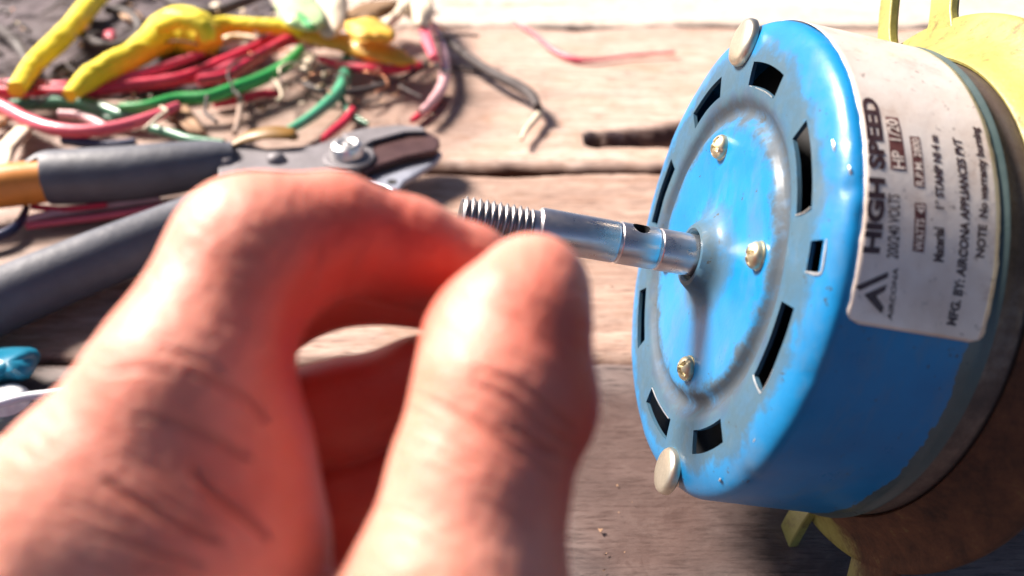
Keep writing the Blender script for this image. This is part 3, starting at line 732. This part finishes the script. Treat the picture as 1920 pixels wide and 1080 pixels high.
def wire(col, pts, rpx, label, z=.006, name='wire', cat='wire', flat=1.0, group=None, n=12):
    """pts: (px,py[,height]) ; rpx radius in photo px (scalar or list)"""
    rp = [q*(1.12 if col in ('yellow', 'amber') else 1.3) for q in (rpx if isinstance(rpx, (list, tuple)) else [rpx]*len(pts))]; P = []; rr = []
    for p, r in zip(pts, rp):
        zz = p[2] if len(p) > 2 else z; w = T(p[0], p[1], zz); dep = np.linalg.norm(w-np.array([0, 0, CAM_H])); rad = r*dep/FPX
        if zz < rad*flat*1.02: w = T(p[0], p[1], rad*flat*1.02)
        P.append(w); rr.append(rad)
    fuzzy = col in ('yellow', 'amber')
    V, F = tube(P, rr, 28 if fuzzy else n, 16 if fuzzy else 7, flat)
    if fuzzy:
        V = np.array(V); q = np.array(P).mean(0); w = .6*(fbm(V[:, 0]*420+V[:, 2]*90, V[:, 1]*300+V[:, 2]*420, 8, 3)-.45)*.0018+(fbm(V[:, 0]*90, V[:, 1]*90+V[:, 2]*80, 4, 3)-.45)*.0025
        V[:, 2] = np.maximum(V[:, 2]+w, .0006); V[:, 0] += w*.6
    o = mesh_obj(name, V, F, cols[col], None, True, 60); return tag(o, label, cat, group)
wg = 'loose wires heaped behind the shears'
wire('yellow', [(215, -45), (172, 5), (135, 50), (100, 85), (62, 122), (30, 168)], [14, 15, 15, 15, 14, 12], 'fuzzy yellow sleeve running diagonally across the upper left corner', .020, 'sleeving', 'sleeving', group=wg)
wire('yellow', [(130, 178), (165, 148), (205, 125), (250, 103), (285, 80), (315, 62), (345, 58), (375, 66), (392, 74)], [10, 17, 19, 20, 24, 33, 37, 35, 24], 'thick bright yellow sleeve ending in a fat knot near the top', .02, 'sleeving', 'sleeving', group=wg)
wire('yellow', [(300, 50, .034), (340, 36, .04), (380, 48, .038), (392, 78, .030)], [10, 14, 14, 10], 'short yellow turn wrapped over the fat yellow knot', .03, 'sleeving', 'sleeving', group=wg)
wire('yellow', [(388, 55), (430, 46), (480, 48), (530, 50), (570, 57)], [16, 14, 12, 12, 10], 'straight yellow sleeve leading right from the fat knot', .022, 'sleeving', 'sleeving', group=wg)
wire('amber', [(548, 62), (600, 72), (655, 82), (700, 94), (745, 108), (778, 118)], [10, 18, 25, 28, 20, 5], 'flattened amber yellow sleeve tapering to a point at right', .018, 'sleeving', 'sleeving', flat=.55, group=wg)
wire('red', [(-30, 172), (60, 173), (160, 172), (250, 160), (340, 147), (420, 116), (490, 84), (532, 58), (548, 40)], 8.5, 'long crimson wire sweeping up right to the amber sleeve', .012, group=wg)
wire('pink', [(255, 163), (320, 150), (395, 142), (450, 112), (500, 86), (545, 68)], 8, 'pink wire lying close below the long crimson one', .010, group=wg)
wire('red', [(370, 152), (430, 140), (480, 108), (530, 80), (560, 70)], 7.5, 'short deep red wire crossing above the bright green one', .016, group=wg)
wire('green', [(565, 92), (535, 122), (490, 148), (440, 166), (390, 182), (330, 186), (275, 200), (225, 202)], [6, 8, 9, 9, 8.5, 8.5, 8, 6], 'bright green wire with a gentle double bend in the heap', .014, group=wg)
wire('sage', [(22, 198), (90, 193), (150, 192), (200, 205), (235, 216), (280, 208), (330, 198)], 8, 'faded green wire lying just under the long crimson wire', .010, group=wg)
wire('sage', [(120, 196), (165, 204), (200, 222), (235, 226), (262, 216)], 7, 'dull green wire curling under the faded green one', .006, group=wg)
wire('pink', [(-30, 190), (10, 203), (50, 224), (100, 241), (160, 246), (230, 236), (290, 218), (335, 198)], [9, 9, 9, 9, 8.5, 8, 8, 6], 'pink wire sagging in a wide curve above the grey handle', .012, group=wg)
wire('rose', [(112, 214), (150, 217), (180, 229), (200, 240)], 6, 'short pale pink wire inside the sagging pink curve', .009, group=wg)
wire('mint', [(650, 112), (646, 150), (630, 178), (600, 206), (570, 228), (535, 248)], [9, 9, 9, 8, 7, 6], 'mint green wire dropping from the amber sleeve to the shears', .009, group=wg)
wire('sage', [(640, 182), (650, 205), (664, 218), (690, 232)], [5, 5, 4, 3], 'thin dull green wire branching beside the mint green wire', .004, group=wg)
wire('red', [(662, 205), (645, 228), (625, 245), (605, 262)], [5, 6, 6, 5], 'short dull red wire leading behind the pivot nut', .006, group=wg)
wire('pink', [(782, -10), (793, 30), (800, 70), (815, 110)], [6, 8, 9, 7], 'pale red wire hanging down at the upper middle', .02, group=wg)
wire('rose', [(812, 50), (828, 85), (834, 125), (830, 160), (812, 188), (790, 210)], [6, 7, 8, 8, 7, 5], 'pale rose wire curving down beside the thin grey one', .010, group=wg)
wire('red', [(828, 165), (815, 190), (792, 212), (772, 226)], [5, 7, 6, 4], 'dull red wire end below the pale rose wire', .004, group=wg)
wire('grey', [(815, 55), (850, 85), (885, 112), (925, 138), (965, 158), (995, 178), (1008, 200)], [4, 5.5, 6.5, 7, 8, 8, 6], 'thin dark grey wire arching right across the bare plank', .010, group=wg)
wire('cream', [(1008, 198), (1012, 210), (1000, 228), (985, 246), (978, 262)], [5, 5.5, 5, 4, 3], 'bare pale end of the thin grey wire bent downward', .006, 'wire_end', 'wire end')
wire('grey', [(840, 128), (880, 130), (925, 140)], [2.5, 3, 2.5], 'faint short grey strand joining the arching grey wire', .003, 'strand', 'strand')
wire('pink', [(960, 38), (1000, 62), (1035, 92), (1075, 110), (1120, 112), (1180, 104), (1265, 98)], [1.6, 2.2, 3.4, 4, 2.6, 2.2, 1.8], 'single thin red thread lying alone on the bright plank', .003, 'thread', 'thread')
wire('sage', [(282, 240), (320, 250), (360, 262), (420, 270)], 6.5, 'dull green wire touching the top of the grey handle', .014, group=wg)
wire('navy', [(120, 262), (160, 268), (210, 272), (255, 268)], 7, 'dark navy wire half hidden above the grey handle', .006, group=wg)
wire('rose', [(30, 418), (90, 404), (160, 392), (240, 380), (300, 372)], 6, 'pale pink wire between the two handles, nearer the upper', .004, group='wires between the handles')
wire('pink', [(50, 424), (130, 414), (220, 402), (320, 384)], 5, 'darker pink wire between the two handles, nearer the lower', .003, group='wires between the handles')
wire('red', [(60, 388), (120, 392), (200, 384)], 4, 'deep red wire tucked against the upper grey handle', .006, group='wires between the handles')
wire('navy', [(-40, 452), (5, 440), (30, 424), (44, 404), (50, 388)], [6, 6.5, 6, 5, 4], 'dark navy wire curving up to the orange handle end', .006)
wire('white', [(-60, 776), (0, 757), (50, 744), (100, 738), (150, 732), (210, 728)], [6, 6, 6, 6, 5, 5], 'white wire running behind the hand at the left edge', .012)
wire('grey', [(-30, 40), (10, 62), (40, 95), (60, 140), (55, 165)], [6, 7, 7, 6, 5], 'dark cable bending down behind the diagonal yellow sleeve at far left', .016, group=wg)
wire('grey', [(150, 60), (190, 84), (240, 80), (262, 52), (240, 24), (200, 18)], [5, 6, 6, 6, 6, 5], 'dark loop of cable left of the fat yellow knot', .014, group=wg)
wire('grey', [(300, -10), (345, 14), (400, 22), (450, 6), (500, -12)], [6, 7, 7, 7, 6], 'dark cable sagging across the top edge above the fat yellow knot', .020, group=wg)
wire('red', [(400, 196), (440, 188), (490, 176), (530, 176)], [5, 6, 6, 4], 'dark red stub in the shade under the bright green wire', .004, group=wg)
wire('pink', [(-30, 160), (50, 158), (120, 162), (200, 152), (270, 138), (330, 118), (380, 100)], [6, 7, 7, 7, 7, 6, 5], 'pale pink wire above the long crimson one, behind the knot', .012, group=wg)
wire('grey', [(560, 150), (600, 170), (660, 172), (720, 160), (770, 140), (800, 120)], [4, 5, 5, 5, 4, 4], 'dark cable sagging below the pointed amber sleeve', .008, group=wg)
wire('red', [(600, 110), (650, 124), (700, 130), (750, 130), (790, 120)], [5, 6, 7, 6, 4], 'red wire half hidden beneath the pointed amber sleeve', .012, group=wg)
wire('tanw', [(440, 150), (450, 185), (448, 220), (440, 250)], [4, 4.5, 4.5, 4], 'pale brown cord hanging below the bright green wire', .008, group=wg)
# small individual scraps
def scrap(name, col, outline, z, th, label, cat):
    cx = sum(p[0] for p in outline)/len(outline); cy = sum(p[1] for p in outline)/len(outline)
    # dense polygon fan with slight curl, real thickness
    P = catmull([np.array([x, y, 0.]) for x, y in outline]+[np.array([*outline[0], 0.])], 4)[:-1]; V = []; n = len(P)
    c = T(cx, cy, z+th)
    rings = [0.0, .4, .75, 1.0]; V.append(c)
    for rg in rings[1:]:
        for k in range(n):
            x = cx+(P[k][0]-cx)*rg; y = cy+(P[k][1]-cy)*rg; V.append(T(x, y, z+th*(1-rg*rg*.7)+.002*rg*rg*math.sin(3*k/n*2*math.pi+cx)))
    F = [(0, 1+k, 1+(k+1) % n) for k in range(n)]
    for i in range(len(rings)-2):
        for k in range(n): F.append((1+i*n+k, 1+(i+1)*n+k, 1+(i+1)*n+(k+1) % n, 1+i*n+(k+1) % n))
    o = mesh_obj(name, V, F, cols[col], None, True, 50); sm = o.modifiers.new('s', 'SOLIDIFY'); sm.thickness = max(.0008, th*.35); sm.offset = 0
    bpy.context.view_layer.update(); return tag(o, label, cat)
scrap('wood_stick', 'cream', [(-20, 300), (10, 262), (40, 236), (58, 238), (50, 256), (28, 280), (12, 318), (-20, 330)], .006, .006, 'pale splintered wood stick at the left edge above the orange handle', 'stick')
scrap('chip', 'cream', [(556, 104), (572, 98), (588, 104), (592, 124), (582, 138), (566, 134), (556, 122)], .006, .006, 'rounded cream chip under the amber sleeve', 'chip')
scrap('plastic_film', 'leaf', [(516, 10), (540, -10), (575, -5), (600, 12), (610, 40), (585, 58), (555, 52), (530, 38)], .030, .006, 'crumpled pale green film above the amber sleeve', 'film')
scrap('leaf', 'green', [(556, 22), (566, 26), (582, 40), (592, 56), (578, 52), (564, 40)], .038, .002, 'narrow dark green leaf lying on the pale green film', 'leaf')
scrap('wood_shaving', 'cream', [(598, -10), (640, -14), (650, 20), (636, 60), (610, 72), (592, 40)], .024, .008, 'broad pale shaving right of the green film', 'shaving')
scrap('dry_leaf', 'brownleaf', [(650, 24), (680, 8), (720, 2), (748, 6), (728, 26), (700, 38), (668, 36), (645, 40)], .022, .005, 'dark brown dry leaf at the top beside curled shavings', 'leaf')
scrap('wood_shaving', 'cream', [(712, 44), (736, 28), (752, 4), (762, -12), (778, -10), (760, 22), (738, 44), (720, 52)], .024, .006, 'curved cream shaving right of the dark brown leaf', 'shaving')
scrap('wood_shaving', 'cream', [(764, -10), (800, -12), (812, 20), (800, 50), (782, 46), (768, 22)], .022, .007, 'rounded cream shaving above the pale red wire', 'shaving')
scrap('wood_shaving', 'amber', [(650, 42), (700, 36), (740, 60), (730, 78), (680, 74), (652, 62)], .030, .006, 'yellow shaving lying on top of the amber sleeve', 'shaving')
scrap('chip', 'tan', [(240, 20), (262, 26), (270, 42), (250, 46), (232, 36), (222, 24)], .010, .005, 'beige chip left of the fat yellow knot', 'chip')
scrap('chip', 'pink', [(198, 60), (212, 58), (216, 70), (206, 76), (196, 70)], .012, .005, 'small pink chip on the dark rag', 'chip')
scrap('chip', 'cream', [(150, 42), (166, 40), (168, 52), (154, 56)], .012, .005, 'small white chip touching the diagonal yellow sleeve', 'chip')
scrap('paper_scrap', 'tan', [(290, 196), (330, 192), (352, 200), (372, 232), (388, 252), (360, 250), (330, 226), (300, 214)], .004, .003, 'tan paper scrap beside the end of the pink wire', 'paper scrap')
scrap('chip', 'cream', [(395, 10), (410, 6), (414, 20), (402, 26)], .016, .006, 'tiny cream chip above the straight yellow sleeve', 'chip')
scrap('chip', 'tan', [(-20, 212), (8, 214), (14, 228), (-4, 240), (-24, 238)], .006, .005, 'orange brown chip at the left edge under the pink wire', 'chip')
scrap('paper_scrap', 'cream', [(400, 58), (440, 54), (486, 70), (478, 92), (430, 96), (404, 80)], .010, .004, 'pale paper scrap under the straight yellow sleeve', 'paper scrap')
scrap('teal_clip', 'teal', [(-60, 668), (0, 660), (50, 659), (66, 664), (64, 684), (50, 704), (10, 708), (-60, 720)], .006, .010, 'teal plastic clip jutting in from the left edge', 'clip')
# white cap near the left edge
capw = empty('bottle_cap', T(28, 778, .0), 'white domed cap on a grey green base at the lower left edge', 'cap')
mesh_obj('dome', *lathe([(0, .0115), (.003, .0113), (.0055, .0102), (.0068, .0082), (.0072, .0055)], 36), simple('white_cap_plastic', (.85, .86, .88), .3), capw)
mesh_obj('base', *lathe([(.0072, .0058), (.0082, .0054), (.0086, .0040), (.0086, 0)], 36), simple('grey_green_base', (.22, .27, .26), .5), capw)
# dark crumpled rag under the wires
ol = [(-160, -60), (120, -90), (330, -70), (470, -60), (520, 20), (500, 110), (440, 165), (330, 180), (200, 190), (60, 190), (-120, 230)]
def rag():
    nx, ny = 150, 110; V = []; F = []; poly = [T(x, y)[:2] for x, y in ol]
    xs = np.array([p[0] for p in poly]); ys = np.array([p[1] for p in poly]); x0, x1, y0, y1 = xs.min(), xs.max(), ys.min(), ys.max()
    X, Y = np.meshgrid(np.linspace(x0, x1, nx), np.linspace(y0, y1, ny)); ins = np.zeros(X.shape, bool); dist = np.full(X.shape, 9.)
    n = len(poly)
    for k in range(n):
        ax, ay = poly[k]; bx, by = poly[(k+1) % n]; c = ((ay > Y) != (by > Y)) & (X < (bx-ax)*(Y-ay)/(by-ay+1e-12)+ax); ins ^= c
        t = np.clip(((X-ax)*(bx-ax)+(Y-ay)*(by-ay))/((bx-ax)**2+(by-ay)**2), 0, 1); dist = np.minimum(dist, np.hypot(X-ax-t*(bx-ax), Y-ay-t*(by-ay)))
    rid = 1-np.abs(2*fbm(X*22+Y*9, Y*26-X*6, 12, 3)-.9)
    Z = np.clip(dist/.03, 0, 1)**.6*(.001+.009*rid*fbm(X*30, Y*30, 5, 3)*1.6)
    idx = -np.ones(X.shape, int); c = 0
    for j in range(ny):
        for i in range(nx):
            if ins[j, i]: idx[j, i] = c; V.append((X[j, i], Y[j, i], Z[j, i]+.001)); c += 1
    for j in range(ny-1):
        for i in range(nx-1):
            q = (idx[j, i], idx[j, i+1], idx[j+1, i+1], idx[j+1, i])
            if min(q) >= 0: F.append(q)
    o = mesh_obj('rag', V, F, cols['cloth'], None, True); sm = o.modifiers.new('s', 'SOLIDIFY'); sm.thickness = .0012; return o
tag(rag(), 'crumpled dark mauve grey rag under the heap of wires at upper left', 'rag')
# tangles of hair-thin winding wire and crumbs: nobody could count them
parts = {'cloth2': [], 'cream': [], 'copper': []}
for k in range(110):
    px = random.uniform(-40, 820); py_ = random.uniform(-20, 210) if px < 480 else random.uniform(-10, 170)
    c = T(px, py_, random.uniform(.002, .022)); a = random.uniform(0, 6.28); L = random.uniform(.008, .04); cv = random.uniform(-1.5, 1.5)
    pts = [c+np.array([math.cos(a+cv*t)*L*t, math.sin(a+cv*t)*L*t, random.uniform(-.002, .003)]) for t in (0, .33, .66, 1)]
    for p in pts: p[2] = max(.001, p[2])
    parts[random.choice(['cloth2', 'cloth2', 'cloth2', 'cloth2', 'cloth2', 'copper', 'cream'])].append(tube(pts, random.uniform(.0004, .0011), 5, 4))
for key, nm, mt, in (('cloth2', 'wire_tangle', cols['grey']), ('copper', 'copper_strands', cols['copper']), ('cream', 'string_bits', cols['cream'])):
    tag(mesh_obj(nm, *join(*parts[key]), mt), kind='stuff')
cr = []
for k in range(420):
    px = random.uniform(-40, 830) if k < 300 else random.uniform(-40, 1240); py_ = random.uniform(-10, 230) if k < 300 else random.uniform(0, 1080)
    c = T(px, py_, 0); s = random.uniform(.0007, .003) if k < 300 else random.uniform(.0003, .0009)
    c[2] = random.uniform(.0, .02) if k < 180 else .0012
    V = [c+np.array([random.uniform(-1, 1), random.uniform(-1, 1), random.uniform(-.6, .6)])*s for _ in range(6)]
    cr.append((V, [(0, 1, 2), (0, 2, 3), (0, 3, 4), (0, 4, 1), (5, 2, 1), (5, 3, 2), (5, 4, 3), (5, 1, 4)]))
tag(mesh_obj('crumbs', *join(*cr[:60]), cols['cream'], None, False), kind='stuff')
tag(mesh_obj('dark_crumbs', *join(*cr[60:]), cols['tan'], None, False), kind='stuff')
